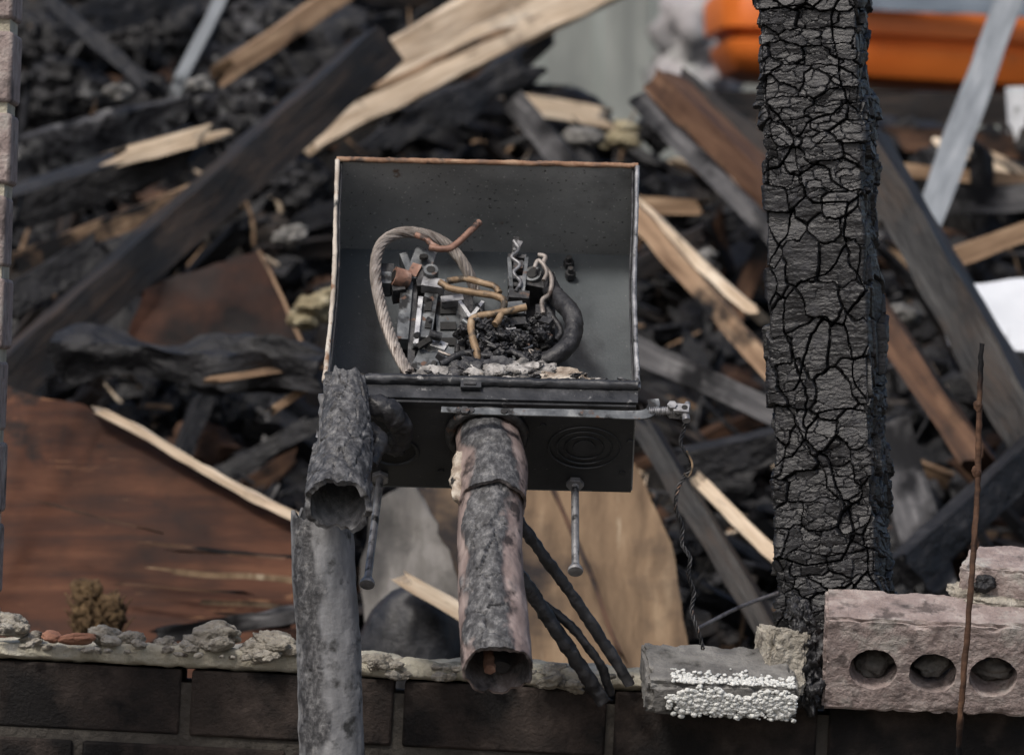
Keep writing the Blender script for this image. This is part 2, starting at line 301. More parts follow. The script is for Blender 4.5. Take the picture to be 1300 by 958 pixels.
for i in range(500):
    u=random.uniform(-150,1450); v=random.uniform(-60,900)
    if v<crestv(u)+10: continue
    y=dy(v)+random.uniform(.10,.30); L=random.uniform(40,300)*K*1.3; w=random.uniform(5,32)*K*1.3; 
    if v<230 and u>650: L*=.5
    a=random.gauss(38 if u>650 else -36,35); a=math.radians(a)
    d=Vector((math.cos(a),random.uniform(-.6,.6),-math.sin(a))); p=W(u,v,y)
    Vv,f,g=plankv(L,w,random.uniform(.006,.03),.04,10,.003)
    mi=random.choices(range(7),[52,26,10,6,3,2,4])[0]
    mb.add(Vv,f,mi,pframe(p-d*L/2,p+d*L/2,random.uniform(-50,50)),g=g)
mb.done('splintered_timber',RP,ang=50)
mb=MB()
for i in range(700):
    u=random.uniform(-100,1400); v=random.uniform(-60,880)
    if v<crestv(u)+15: continue
    y=dy(v)+random.uniform(.0,.25); L=random.uniform(.02,.09); a=random.uniform(0,6.28); d=Vector((math.cos(a),random.uniform(-.6,.6),math.sin(a)))*L
    p=W(u,v,y); q=p+d*.5+Vector((random.uniform(-.01,.01),0,random.uniform(-.01,.01)))
    tube(mb,[p,q,p+d],[random.uniform(.001,.004),.003,.0006],random.choices([0,1,2,3],[55,20,9,16])[0],m=5,n=8)
mb.done('splinters',['char','wood_tan','wood_pale','ash'])

# ================================================================ named planks
plank('charred_beam',(-40,525,1.62),(482,62,2.0),54,.06,'char_brown',14,.015,.003)
plank('pale_board',(395,168,2.3),(800,-35,2.6),44,.03,'wood_pale',-8,.04,.003)
plank('pale_board',(450,100,2.4),(730,-55,2.65),46,.03,'wood_pale',10,.05,.003)
plank('pale_splinter',(470,118,2.25),(640,40,2.3),8,.012,'wood_tan',10,.05,.003)
plank('pale_splinter',(520,140,2.2),(660,78,2.3),7,.012,'char',10,.05,.003)
plank('pale_board',(285,92,2.3),(445,-15,2.4),26,.03,'wood_tan',10,.03)
plank('charred_board',(25,262,2.0),(245,188,2.0),44,.05,'char',20,.03,.004)
plank('charred_board',(20,205,2.2),(230,150,2.25),60,.02,'ash',25,.05,.006)
plank('weathered_board',(15,335,1.85),(285,232,1.9),26,.03,'wood_tan',5,.03)
plank('weathered_board',(160,198,1.95),(252,172,1.95),22,.03,'wood_pale',5,.05)
plank('charred_board',(0,392,1.8),(120,318,1.85),40,.03,'char',5,.03)
plank('charred_board',(480,190,2.2),(660,85,2.3),34,.04,'char',15,.05,.008)
plank('charred_board',(100,30,2.5),(250,-20,2.6),40,.04,'char',5,.04,.006)
polypanel('plywood_scrap',[(155,460,1.72),(180,365,1.72),(215,350,1.73),(332,318,1.75),(388,440,1.7),(330,478,1.68)],.012,'ply_brown',.008)
plank('scrap_edge',(330,320,1.72),(388,442,1.67),4,.012,'wood_tan',0,.01)
plank('charred_log',(72,448,1.4),(415,466,1.3),44,.06,'char',10,.02,.014,.012)
plank('split_board',(270,482,1.28),(414,462,1.28),8,.012,'wood_tan',0,.02)
plank('split_board',(345,522,1.3),(412,478,1.3),10,.012,'wood_tan',0,.03)
polypanel('plywood_sheet',[(-60,470,1.25),(40,500,1.2),(100,512,1.2),(140,530,1.2),(390,668,1.12),(392,900,.95),(-60,900,.95)],.015,'ply_scratched',.006)
plank('pale_edge_strip',(132,526,1.18),(394,668,1.1),10,.018,'wood_pale',0,.03,.004)
for (a_,b_,w_) in [((185,690),(372,706),5),((215,726),(380,738),7),((150,742),(300,752),4),((250,764),(378,770),6),((60,640),(180,668),3),((240,700),(330,706),3),((290,780),(382,786),5)]:
    plank('veneer_strip',(*a_,1.02),(*b_,1.0),w_,.003,'wood_brown' if w_<6 else 'ply_tan',0,.05,.002)
polypanel('plywood_sheet',[(500,592,1.18),(800,580,1.15),(850,690,1.05),(885,880,.9),(560,880,.9)],.015,'ply_tan',.008)
plank('charred_board',(690,590,1.0),(790,830,.85),6,.012,'wood_brown',0,.02)
polypanel('grey_sheet',[(470,640,1.0),(520,610,1.0),(560,660,.95),(592,780,.9),(590,890,.85),(450,890,.85)],.01,'sheet_grey',.012)
plank('split_board',(520,735,.72),(600,785,.72),18,.02,'wood_pale',0,.04,.004)
plank('charred_log',(195,806,.9),(375,780,.9),24,.03,'wood_grey',0,.02,.005)
plank('leaning_board',(812,128,2.1),(1000,318,1.8),22,.03,'wood_grey',10,.03)
plank('leaning_board',(845,108,2.15),(1000,262,1.9),34,.05,'wood_brown',25,.02)
plank('leaning_board',(868,105,2.2),(1010,222,2.0),22,.03,'char_brown',-10,.02)
plank('leaning_board',(795,262,1.7),(1000,492,1.4),26,.03,'wood_tan',8,.03,.003)
plank('leaning_board',(800,250,1.9),(960,400,1.6),14,.03,'wood_pale',8,.04,.003)
plank('fallen_board',(800,440,1.5),(1000,532,1.35),32,.03,'wood_grey',0,.02)
plank('charred_post',(1095,180,1.55),(1330,585,1.3),52,.06,'char_brown',18,.01,.004)
plank('charred_post',(1100,375,1.45),(1245,592,1.3),34,.05,'wood_brown',10,.02)
plank('silver_board',(1292,-30,2.4),(1166,312,1.9),36,.02,'wood_silver',5,.02)
plank('fallen_board',(1180,338,1.85),(1340,280,1.85),24,.03,'wood_tan',0,.03)
polypanel('white_sheet',[(1190,362,1.7),(1320,352,1.7),(1330,446,1.55),(1205,438,1.55)],.01,'white_sheet')
plank('fallen_board',(1110,262,2.2),(1330,250,2.2),34,.04,'wood_grey',0,.03)
plank('fallen_board',(1120,215,2.3),(1330,235,2.3),18,.04,'wood_tan',0,.03)
plank('fallen_board',(1110,175,2.5),(1350,190,2.5),30,.04,'wood_brown',0,.03)
plank('fallen_board',(890,135,2.6),(1350,140,2.7),40,.04,'char_brown',0,.03)
plank('split_board',(893,612,1.2),(1000,722,1.1),18,.02,'wood_pale',0,.04,.003)
plank('charred_board',(655,130,2.3),(790,300,2.1),30,.04,'wood_grey',5,.03)
plank('charred_board',(800,345,1.8),(890,300,1.85),26,.03,'char_brown',5,.03)
plank('weathered_board',(1130,545,1.4),(1190,760,1.15),56,.03,'wood_grey',0,.03)
plank('weathered_board',(1150,725,1.1),(1330,560,1.3),46,.03,'char',20,.03)
plank('charred_board',(820,545,1.2),(1000,840,1.0),26,.04,'char_brown',10,.03)
plank('charred_board',(870,590,1.3),(1010,560,1.3),40,.04,'char',10,.03)
plank('split_board',(815,262,2.0),(888,264,2.0),22,.03,'wood_tan',0,.04)
plank('split_board',(660,132,2.5),(765,150,2.5),26,.03,'wood_pale',0,.05)
plank('charred_board',(60,0,2.5),(190,110,2.3),18,.03,'char',0,.03)
plank('charred_board',(290,-20,2.5),(225,110,2.4),14,.03,'wood_silver',0,.04)
mb=MB()
for (u,v,y,s,mi) in [(395,392,1.6,.03,0),(420,380,1.62,.02,0),(380,405,1.6,.02,0),(365,300,1.85,.022,1),(740,180,2.3,.03,1),(790,170,2.35,.03,0),(1150,400,1.6,.02,1),(905,330,1.8,.018,1),(150,118,2.2,.022,1),(255,105,2.2,.018,1)]:
    for k in range(6):
        lump(mb,W(u+random.uniform(-14,14),v+random.uniform(-9,9),y+random.uniform(-.02,.02)),(s*.55,s*.4,s*.35),mi,.8,2.2)
mb.done('insulation_wool',['fluff','board_grey'],ang=180)
mb=MB()
for (u,v,s) in [(235,60,.05),(280,100,.06),(310,150,.06),(210,120,.05),(320,40,.06),(180,60,.05),(260,20,.05),(90,120,.05),(60,60,.06),(360,240,.05),(330,200,.04),(130,30,.04)]:
    for k in range(4): lump(mb,W(u+random.uniform(-30,30),v+random.uniform(-25,25),dy(v)+.08),(s*.7,s*.5,s*.5),random.choice([0,1,1]),.9,2.6,True)
mb.done('burnt_insulation',['ash','char'],ang=180)
mb=MB()
for k in range(16): lump(mb,W(124+random.uniform(-20,20),796-random.uniform(0,50)*(1 if k%2 else .5),.86),(.012,.012,.014),0,.9,2.5)
c=W(125,812,.86)
for i in range(200):
    a=random.uniform(-.6,.6); L=random.uniform(.015,.04); b=random.uniform(-.4,.4); o=Vector((random.uniform(-.024,.024),random.uniform(-.01,.01),random.uniform(-.005,.02)))
    tube(mb,[c+o,c+o+Vector((a*L*.4,b*L*.4,L*.6)),c+o+Vector((a*L,b*L,L))],[.002,.0008],0,m=5,n=5)
mb.done('fibre_tuft',['fluff_brown'],ang=180)
mb=MB(); lump(mb,W(520,825,.78),(.055,.05,.078),0,.22,1.1,lev=5,rot=(0,12,0)); lump(mb,W(575,820,.8),(.03,.03,.04),0,.5,1.6,True); lump(mb,W(485,850,.78),(.03,.03,.03),0,.5,1.6,True)
mb.done('melted_plastic',['rubber'],ang=180)

# ================================================================ orange tub, background
Y0=3.5; mb=MB()
def rr(hx,hy,r,z,n=12):
    o=[]
    for cx,cy,a0 in((hx-r,hy-r,0),(-hx+r,hy-r,90),(-hx+r,-hy+r,180),(hx-r,-hy+r,270)):
        for k in range(n): a=math.radians(a0+90*k/(n-1)); o.append((cx+r*math.cos(a),cy+r*math.sin(a),z))
    return o
H=.135; rings=[(.235,.14,.05,0),(.262,.165,.06,.008),(.277,.18,.06,.035),(.279,.182,.06,.052),(.268,.171,.06,.058),(.270,.173,.06,.068),(.288,.19,.06,.072),(.292,.194,.06,.12),(.286,.19,.06,.13),(.275,.18,.06,H-.006),(.262,.165,.06,.06),(.22,.13,.05,.02)]
V=[];n=48
for q in rings: V+=rr(q[0],q[1],q[2],q[3])
F=[(i*n+j,i*n+(j+1)%n,(i+1)*n+(j+1)%n,(i+1)*n+j) for i in range(len(rings)-1) for j in range(n)]+[tuple(range(n))[::-1],tuple(range((len(rings)-1)*n,len(rings)*n))]
mb.add(V,F,0,loc(W(1135,112,Y0+.1),(0,3,4))); mb.done('orange_plastic_tub',['orange_plastic'],ang=40)
plank('blue_grey_panel',(1085,0,Y0-.12),(1360,14,Y0-.12),22,.02,'blue_grey',0,.01)
mb=MB()
for k in range(7): lump(mb,W(870+random.uniform(-30,40),90+random.uniform(-60,50),4.1+random.uniform(-.05,.1)),(.06,.06,.06),0,.6,1.8,True)
mb.done('crumpled_tarp',['pink_tarp'],ang=180)
mb=MB(); V=[(.03*math.cos(2*math.pi*k/24)*(1+z*2),.03*math.sin(2*math.pi*k/24)*(1+z*2),z) for z in(0,.02,.05,.075) for k in range(24)]
mb.add(V,[(i*24+j,i*24+(j+1)%24,(i+1)*24+(j+1)%24,(i+1)*24+j) for i in range(3) for j in range(24)]+[tuple(range(24))[::-1]],0,loc(W(1308,180,2.5))); mb.done('pale_blue_pot',['white_sheet'])
mb=MB()
x=-7
while x<7:
    w=.14; addbox(mb,(x,8.9+random.uniform(-.01,.01),1.6+random.uniform(-.03,.03)),(w-.008,.022,3.2),0); x+=w
for z in(.5,1.6,2.7): addbox(mb,(0,8.96,z),(14,.05,.09),0)
mb.done('timber_fence',['fence'])

# ================================================================ brick wall with mortar bed
wall=empty('brick_wall'); th=math.radians(2.9)
piv=W(0,835,.06); WM=Matrix.Translation(piv)@Matrix.Rotation(th,4,'Y')
mb=MB()
for c in range(17):
    z=-.0345-c*.075; x=-1.6+(.105 if c%2 else 0)
    while x<3.0:
        mb.add(boxv(.2,.1,.065),BOXF,0,WM@loc((x+random.uniform(-.001,.001),.05+random.uniform(-.0015,.0015),z),(0,0,random.uniform(-.4,.4)))); x+=.21
mb.done('bricks',['brick_dark'],wall,bevel=.003)
mb=MB(); mb.add(boxv(4.6,.094,1.27),BOXF,0,WM@loc((.7,.05,-.65))); mb.done('mortar_joints',['mortar_joint'],wall)
nx,nc=900,40; xx=np.linspace(-1.6,3.0,nx); prof=[]
for k in range(nc):
    a=2*math.pi*k/nc; ca,sa=math.cos(a),math.sin(a); prof.append((np.sign(ca)*abs(ca)**.35*.052,np.sign(sa)*abs(sa)**.5*.010))
prof=np.array(prof); V=np.zeros((nx,nc,3)); V[...,0]=xx[:,None]; V[...,1]=.05+prof[None,:,0]; V[...,2]=.009+prof[None,:,1]
q=V.reshape(-1,3); d=fbm(q*[22,22,40],4,5); d2=fbm(q*[90,90,90],3,9)
q=q+np.stack([d2*.001,np.where(q[:,1]<.05,-1,1)*(d*.008+d2*.003),d*.009*(q[:,2]>.009)+d2*.003],1)
mb=MB(); mb.add(q,[(i*nc+j,i*nc+(j+1)%nc,(i+1)*nc+(j+1)%nc,(i+1)*nc+j) for i in range(nx-1) for j in range(nc)],0,WM); mb.done('mortar_bed',['mortar'],wall,ang=180)
mb=MB()
for (u,v,s,mi) in [(10,792,.017,0),(40,810,.009,0),(135,808,.016,0),(165,810,.012,0),(250,814,.012,0),(275,808,.020,0),(262,816,.014,0),(325,824,.018,0),(350,816,.018,0),(340,830,.016,0),(210,816,.009,0),(480,840,.013,0),(505,848,.014,0),(700,858,.018,0),(725,864,.014,0),(560,852,.012,0),(760,868,.011,0)]:
    for k in range(3): 
        f_=1 if k==0 else .5; lump(mb,W(u+(0 if k==0 else random.uniform(-16,16)),v+(0 if k==0 else random.uniform(2,10)),.07-(.012*k)),(s*1.25*f_,s*.9*f_,s*.66*f_),mi,.55,1.7,lev=5 if k==0 else 4)
for i in range(130):
    u=random.uniform(-40,900); s=random.uniform(.0015,.005); lump(mb,W(u,819+u*.05,random.uniform(.02,.12)),(s*1.3,s,s*.7),0,.5,2)
lump(mb,W(98,810,.05),(.020,.01,.006),1,.4,1.6,True); lump(mb,W(66,808,.05),(.010,.01,.005),1,.4,1.6,True)
mb.done('mortar_lumps',['mortar_grey','brick_orange'],wall,ang=180)

# ================================================================ brick pillar left
pil=empty('brick_pillar'); mb=MB(); pw=.12
PM=Matrix.Translation(W(27,0,-.25)+Vector((-pw/2,0,0)))@Matrix.Rotation(math.radians(2.0),4,'Y')
z=.09
while z>-1.9:
    mb.add(boxv(pw-.004+random.uniform(-.004,.003),.1,.066),BOXF,0,PM@loc((random.uniform(-.001,.001),0,z),(0,random.uniform(-.5,.5),random.uniform(-1,1)))); z-=.0765
mb.done('bricks',['brick_pink'],pil,bevel=.004)
mb=MB(); mb.add(boxv(pw-.012,.09,2.0),BOXF,0,PM@loc((0,0,-.9))); mb.done('joints',['mortar'],pil)

# ================================================================ cored brick and blocks, right
def cored(name,c,size,rot,holes,mat,hr,amp=1.0):
    bm=bmesh.new(); bmesh.ops.create_cube(bm,size=1)
    bmesh.ops.scale(bm,vec=size,verts=bm.verts); bmesh.ops.bevel(bm,geom=bm.edges[:],offset=.003,segments=2,affect='EDGES')
    me=bpy.data.meshes.new(name); bm.to_mesh(me); bm.free(); o=bpy.data.objects.new(name,me); bpy.context.collection.objects.link(o)
    cut=[]
    for (hx,hz) in holes:
        bm=bmesh.new(); bmesh.ops.create_cone(bm,cap_ends=True,segments=32,radius1=hr,radius2=hr,depth=size[1]*3,matrix=Matrix.Translation((hx,0,hz))@Matrix.Rotation(math.pi/2,4,'X')@Matrix.Scale(.92,4,(0,1,0)))
        m2=bpy.data.meshes.new('c'); bm.to_mesh(m2); bm.free(); oc=bpy.data.objects.new('c',m2); bpy.context.collection.objects.link(oc)
        b=o.modifiers.new('b','BOOLEAN'); b.object=oc; b.operation='DIFFERENCE'; b.solver='EXACT'; cut.append(oc)
    bpy.context.view_layer.update(); dg=bpy.context.evaluated_depsgraph_get(); nm=bpy.data.meshes.new_from_object(o.evaluated_get(dg)); o.modifiers.clear()
    for oc in cut: bpy.data.objects.remove(oc)
    bm=bmesh.new(); bm.from_mesh(nm); bmesh.ops.triangulate(bm,faces=bm.faces)
    for it in range(5):
        es=[e for e in bm.edges if e.calc_length()>.0035]
        if not es: break
        bmesh.ops.subdivide_edges(bm,edges=es,cuts=1); bmesh.ops.triangulate(bm,faces=bm.faces)
    bm.verts.index_update(); V=np.array([v.co[:] for v in bm.verts]); F=[[v.index for v in f.verts] for f in bm.faces]; bm.free(); bpy.data.objects.remove(o)
    g=V.copy(); V=V+amp*(.0014*np.stack([fbm(V*200+k*7,3) for k in range(3)],1)+.0020*np.stack([fbm(V*45+k*7,3) for k in range(3)],1))
    hs=np.array(size)/2; near=np.sort(hs-abs(g),axis=1); ed=np.clip(1-near[:,1]/.008,0,1); ch=np.clip(fbm(g*70+3,3)*2.2-.15,0,1)*ed
    V=V-np.sign(g)*(hs-abs(g)<.008)*(ch*.008)[:,None]
    mb=MB(); mb.add(V,F,0,g=g); return mb.done(name,[mat],mat=loc(c,rot),ang=40)
bc=W(1190,828,.0)+Vector((0,.03,-.002))
cb=cored('cored_brick',bc,(.219,.068,.100),(24,2.4,-3),[(-.060,-.004),(-.002,-.005),(.057,-.006)],'brick_pink',.0235,.8)
mb=MB()
for x,zz in((-.060,-.012),(-.002,-.012),(.057,-.014)): lump(mb,(x,.006,zz),(.020,.02,.012),0,.5,1.8,True)
mb.done('mortar_fill',['board_grey'],cb,ang=180)
o=cored('cored_brick',W(1296,728,.05),(.11,.07,.032),(18,4,-14),[],'brick_pink',.01)
mb=MB(); lump(mb,(-.03,-.035,.0),(.012,.01,.010),0,.6,2,True); lump(mb,(-.045,-.03,-.012),(.022,.012,.006),1,.6,2,True); lump(mb,(.01,-.03,-.018),(.05,.012,.005),1,.5,2,True); mb.done('mortar_crust',['char','mortar_grey'],o,ang=180)
cored('mortar_block',W(990,840,.03),(.042,.05,.066),(0,8,14),[],'mortar_grey',.01,1.6)
mb=MB()
for (u,v,s) in [(1010,774,.010),(1018,786,.014),(1024,806,.015),(1028,826,.016),(1030,848,.017),(1028,872,.018),(1012,800,.010)]:
    lump(mb,W(u,v,.03),(s*.8,s,s*1.2),0,.8,3.0,lev=5)
mb.done('charred_lump',['rubber'],ang=60)
sl=cored('foam_slab',W(912,864,-.0),(.148,.088,.036),(24,3,4),[],'board_grey',.01,.8)
mb=MB()
for i in range(1500):
    a=random.uniform(-.066,.072); zz=random.triangular(-.018,.017,.004); s=random.uniform(.0010,.0034); 
    if math.sin(a*90)*.006+zz>.012 or a<-.055+random.random()*.02: continue
    lump(mb,(a,-.045+random.uniform(-.002,.001),zz),(s,s*.7,s*.8),0,.5,1.5,lev=2)
for i in range(350):
    a=random.uniform(-.05,.070); y=-.043+abs(random.gauss(0,.012)); s=random.uniform(.0008,.0026)
    lump(mb,(a,y,.0185),(s,s*.9,s*.7),0,.5,1.5,lev=2)
mb.done('foam_granules',['white_foam'],sl,ang=60)

# ================================================================ charred stud
w_,d_=.102,.085; p0=W(1033,-70,.1); p1=W(1064,885,.1); L=(p0-p1).length
m=420; n=900; t=np.linspace(0,1,m,endpoint=False); per=2*(w_+d_); 
def rect(t):
    s=t*per; x=np.zeros_like(s);y=np.zeros_like(s);nx_=np.zeros_like(s);ny_=np.zeros_like(s)
    for i,a in enumerate(s):
        if a<w_: x[i]=-w_/2+a;y[i]=-d_/2;ny_[i]=-1
        elif a<w_+d_: x[i]=w_/2;y[i]=-d_/2+a-w_;nx_[i]=1
        elif a<2*w_+d_: x[i]=w_/2-(a-w_-d_);y[i]=d_/2;ny_[i]=1
        else: x[i]=-w_/2;y[i]=d_/2-(a-2*w_-d_);nx_[i]=-1
    return x,y,nx_,ny_
x,y,nx_,ny_=rect(t)
def smo(a,k): 
    o=a.copy()
    for _ in range(k): o=(np.roll(o,1)+2*o+np.roll(o,-1))/4
    return o
x,y=smo(x,50),smo(y,50); nx_,ny_=smo(nx_,130),smo(ny_,130); nn=np.hypot(nx_,ny_); nx_/=nn; ny_/=nn
zz=np.linspace(0,L,n); T_,Zz=np.meshgrid(t,zz)
cs=np.stack([x[None]+0*Zz,y[None]+0*Zz,Zz],-1).reshape(-1,3); sh=Zz.shape
w1=fbm(cs*24,4,2).reshape(sh); w2=fbm(cs*110,3,5).reshape(sh); w3=fbm(cs*9,3,8).reshape(sh); w4=fbm(cs*[60,60,300],3,11).reshape(sh); w5=fbm(cs*[40,40,14]+9,3,15).reshape(sh); w6=fbm(cs*7+30,3,21).reshape(sh)
zr=Zz/.024+2.0*np.sin(Zz*9)+w1*.22+w5*.25+w2*.05
PER=11; e,ID,TL=cells(T_*PER+w1*.18+w2*.05+w6*.8,zr,PER,.8,.97,True)
PER2=20; e2,ID2,TL2=cells(T_*PER2+w2*.12+w1*.2+5,Zz/.0095+w1*.8+w5*.8,PER2,.9,.92,True)
PER3=6; e3,ID3=cells(T_*PER3+w1*.25+2,Zz/.085+w3*.7,PER3,.85,.95)
crack=1-np.clip(e/.06,0,1)**.8; crack2=1-np.clip(e2/.08,0,1)**.8; crack3=1-np.clip(e3/.022,0,1)**.8
sel=np.clip(w6*4+.35,.1,1)
disp=-crack*.0050-crack3*.0085-crack2*.0018*sel+TL*.0050+TL2*.0016*sel+(ID-.5)*.0066+(ID3-.5)*.005+(ID2-.5)*.0022*sel+w1*.0018+w2*.0006+w4*.0008+w3*.005
V=np.stack([x[None]+nx_[None]*disp,y[None]+ny_[None]*disp,Zz],-1).reshape(-1,3)
F=[(i*m+j,i*m+(j+1)%m,(i+1)*m+(j+1)%m,(i+1)*m+j) for i in range(n-1) for j in range(m)]+[tuple(range(m))[::-1],tuple(range((n-1)*m,n*m))]
mb=MB(); mb.add(V,F,0,c=np.clip(np.maximum(crack,crack3).ravel()*1.4-.1,0,1))  # crack masks drive the attribute: creases coloured darker than block faces
zd=(p0-p1).normalized(); xd=Vector((1,0,0)); xd=(xd-zd*xd.dot(zd)).normalized(); yd=zd.cross(xd)
SM=Matrix.Translation(p1)@Matrix((xd,yd,zd)).transposed().to_4x4()@Matrix.Rotation(math.radians(-14),4,'Z')
mb.done('charred_stud',['stud_char'],mat=SM,ang=38)

# ================================================================ METER BOX
TH=math.radians(42); d=.130; Hh=.30; Wd=.298
BM=Matrix.Translation(W(611,491,-.05))@Matrix.Rotation(math.radians(1.3),4,'Y')@Matrix.Rotation(-TH,4,'X')
BI=BM.inverted(); CAM=Vector((0,-D,ZC))
def ray(u,v,axis,val):
    a=BI@CAM; b=BI@W(u,v,0); dd=b-a; t=(val-a[axis])/dd[axis]; return a+dd*t
def B(u,v,yl=.1): return ray(u,v,1,yl)
def Bz(u,v,zl=-.02): return ray(u,v,2,zl)
box=empty('electric_meter_box',BM)
def sheet(mb,o,ex,ey,nx,ny,tk,mi,amp=.0012):
    o,ex,ey=map(lambda a:np.array(a,float),(o,ex,ey)); nrm=np.cross(ex,ey); nrm/=np.linalg.norm(nrm)
    u=np.linspace(0,1,nx);v=np.linspace(0,1,ny);U,Vv=np.meshgrid(u,v)
    P=o+U[...,None]*ex+Vv[...,None]*ey; q=P.reshape(-1,3); edge=(np.minimum(np.minimum(U,1-U),np.minimum(Vv,1-Vv))*8).clip(0,1).ravel()
    dz=amp*fbm(q*14+3,3)*edge
    A=q+nrm*dz[:,None]; Bb=A+nrm*tk; N=nx*ny
    f=[(j*nx+i,j*nx+i+1,(j+1)*nx+i+1,(j+1)*nx+i) for j in range(ny-1) for i in range(nx-1)]
    f2=[tuple(a+N for a in reversed(q_)) for q_ in f]
    bd=[i for i in range(nx)]+[j*nx+nx-1 for j in range(1,ny)]+[(ny-1)*nx+i for i in range(nx-2,-1,-1)]+[j*nx for j in range(ny-2,0,-1)]
    f3=[(bd[i],bd[(i+1)%len(bd)],bd[(i+1)%len(bd)]+N,bd[i]+N) for i in range(len(bd))]
    mb.add(np.vstack([A,Bb]),f+f2+f3,mi,off=False)
hw=Wd/2; zb=-.018
mb=MB()
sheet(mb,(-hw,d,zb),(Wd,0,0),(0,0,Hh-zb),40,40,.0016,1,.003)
sheet(mb,(-hw,0,Hh),(Wd,0,0),(0,d,0),40,20,.0016,0,.003)
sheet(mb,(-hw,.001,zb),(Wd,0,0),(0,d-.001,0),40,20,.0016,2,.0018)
for sx in(-1,1):
    sheet(mb,(sx*hw,0,zb+.0017),(0,d-.001,0),(0,0,Hh-zb-.002),20,40,.0014,0,.001)
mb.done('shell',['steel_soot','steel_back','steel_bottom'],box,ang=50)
mb=MB()
tube(mb,[(-hw-.002,-.001,Hh+.001),(-.05,-.002,Hh+.0002),(.06,-.001,Hh+.0014),(hw+.002,-.001,Hh+.0012)],.0028,0,m=10,n=60,amp=.0010)
for i in range(40):
    x=random.uniform(-hw,hw); s=random.uniform(.0006,.0018); lump(mb,(x,-.001,Hh+.003),(s*2.2,s,s),0,.5,2)
mb.done('top_lip',['rust_edge'],box)
mb=MB()
for sx in(-1,1):
    mi=0 if sx<0 else 1
    pts=[(sx*(hw+.001),-.001,Hh),(sx*(hw+.0005),-.002,Hh*.75),(sx*(hw-.0012),-.001,Hh*.5),(sx*(hw+.0002),-.002,Hh*.25),(sx*(hw+.003),-.002,.0)]
    tube(mb,pts,[.0024,.002,.0026,.0022,.0028],mi,m=10,n=60,amp=.0008)
    tube(mb,[(p[0]-sx*.004,p[1]+.004,p[2]) for p in pts],.0012,2,m=8,n=40,amp=.0004)
mb.done('side_lips',['pale_edge','galv','dark_part'],box)
mb=MB()
tube(mb,[(-hw-.003,-.003,.003),(-.06,-.004,.004),(.05,-.003,.0035),(hw+.003,-.003,.003)],.0055,0,m=14,n=80,amp=.0012)
addbox(mb,(0,-.0005,-.0085),(Wd+.006,.003,.018),0); addbox(mb,(-.01,-.006,-.0035),(.02,.004,.008),0); addbox(mb,(-.011,-.0085,-.003),(.012,.002,.004),2)
addbox(mb,(0,.004,-.0185),(Wd+.002,.006,.004),0)
for i in range(150):
    x=random.uniform(-hw,hw); s=random.uniform(.0005,.0022); lump(mb,(x,-.003+random.uniform(-.004,.003),.008+random.uniform(-.003,.0008)),(s*2.5,s,s*.8),random.choice([0,2,1]),.6,2,lev=2)
mb.done('bottom_lip',['lip_black','flake_grey','dark_part','galv'],box,bevel=.0006)
mb=MB()
def Bl(u,v,yl=-.008): return B(u,v,yl)
path=[Bl(560,519),Bl(600,521),Bl(650,522),Bl(740,524),Bl(800,526),Bl(822,524),Bl(830,514),Bl(829,506)]
P=catmull([tuple(p) for p in path],70); V=[]
for i,p in enumerate(P):
    tt=P[min(i+1,69)]-P[max(i-1,0)]; tt/=np.linalg.norm(tt); up=np.array([-tt[2],0,tt[0]]); hgt=.0036+.0022*min(1,i/50)
    for (s_,y_) in((1,0),(1,.002),(-1,.002),(-1,0)): V.append(p+up*hgt*s_+np.array([0,y_,0]))
F=[(i*4+j,i*4+(j+1)%4,(i+1)*4+(j+1)%4,(i+1)*4+j) for i in range(69) for j in range(4)]+[(0,1,2,3),(276,277,278,279)]
mb.add(V,F,3)
for u in(583,598,640): 
    c=Bl(u,522-(640-u)*.03); addcyl(mb,c+Vector((0,.001,0)),c-Vector((0,.0012,0)),.0035,2 if u==640 else 1,16)
c=Bl(590,523); addcyl(mb,c,c-Vector((0,.004,0)),.005,1,6)
r1=Bl(824,522,-.006); r2=Bl(858,521,-.006); addcyl(mb,r1,r2,.0036,0,16)
for k in range(12): q=r1.lerp(r2,k/12); addcyl(mb,q,q+Vector((.001,0,0)),.0044,0,16)
mb.done('grounding_strap',['galv','dark_part','hole_shade','perf_steel'],box,bevel=.0004)
mb=MB(); c=Bl(865,522,-.006)
addbox(mb,c,(.015,.012,.010),0,(0,5,0)); addcyl(mb,c+Vector((-.009,-.008,.002)),c+Vector((-.009,.008,.002)),.005,0,6); addcyl(mb,c+Vector((.006,0,.004)),c+Vector((.006,0,.011)),.003,0,12)
addcyl(mb,c+Vector((.003,-.0065,0)),c+Vector((.003,-.0058,0)),.003,1,14); addcyl(mb,c+Vector((.004,0,-.004)),c+Vector((.005,0,-.012)),.004,0,12)
mb.done('clamp',['galv','hole_shade'],box,bevel=.0006)
mb=MB(); pts=[(870,530),(868,545),(864,562),(874,578),(877,592),(868,606),(860,622),(858,645),(866,668),(866,690),(876,708),(874,730),(881,752),(878,775),(886,800),(893,824)]
pts=[tuple(BI@W(u,v,-.055+.004*math.sin(i*1.7))) for i,(u,v) in enumerate(pts)]
braid(mb,pts,.0022,3,0,turns=350,n=300)
pp=[tuple(BI@W(u,v,-.06)) for u,v in [(872,572),(879,590),(874,605),(868,600)]]; tube(mb,pp,.0011,1,m=6)
mb.done('hanging_wire',['dark_part','brass'],box)
mb=MB(); 
def ringz(c,R,r,mi): tube(mb,[(c[0]+R*math.cos(a),c[1]+R*.86*math.sin(a),c[2]) for a in np.linspace(0,2*math.pi,49)],r,mi,m=6,smooth=False)
c=Bz(742,568,zb); 
for R,r in((.035,.0011),(.027,.0010),(.019,.0009)): ringz(c+Vector((0,0,-.0003)),R,r,0)
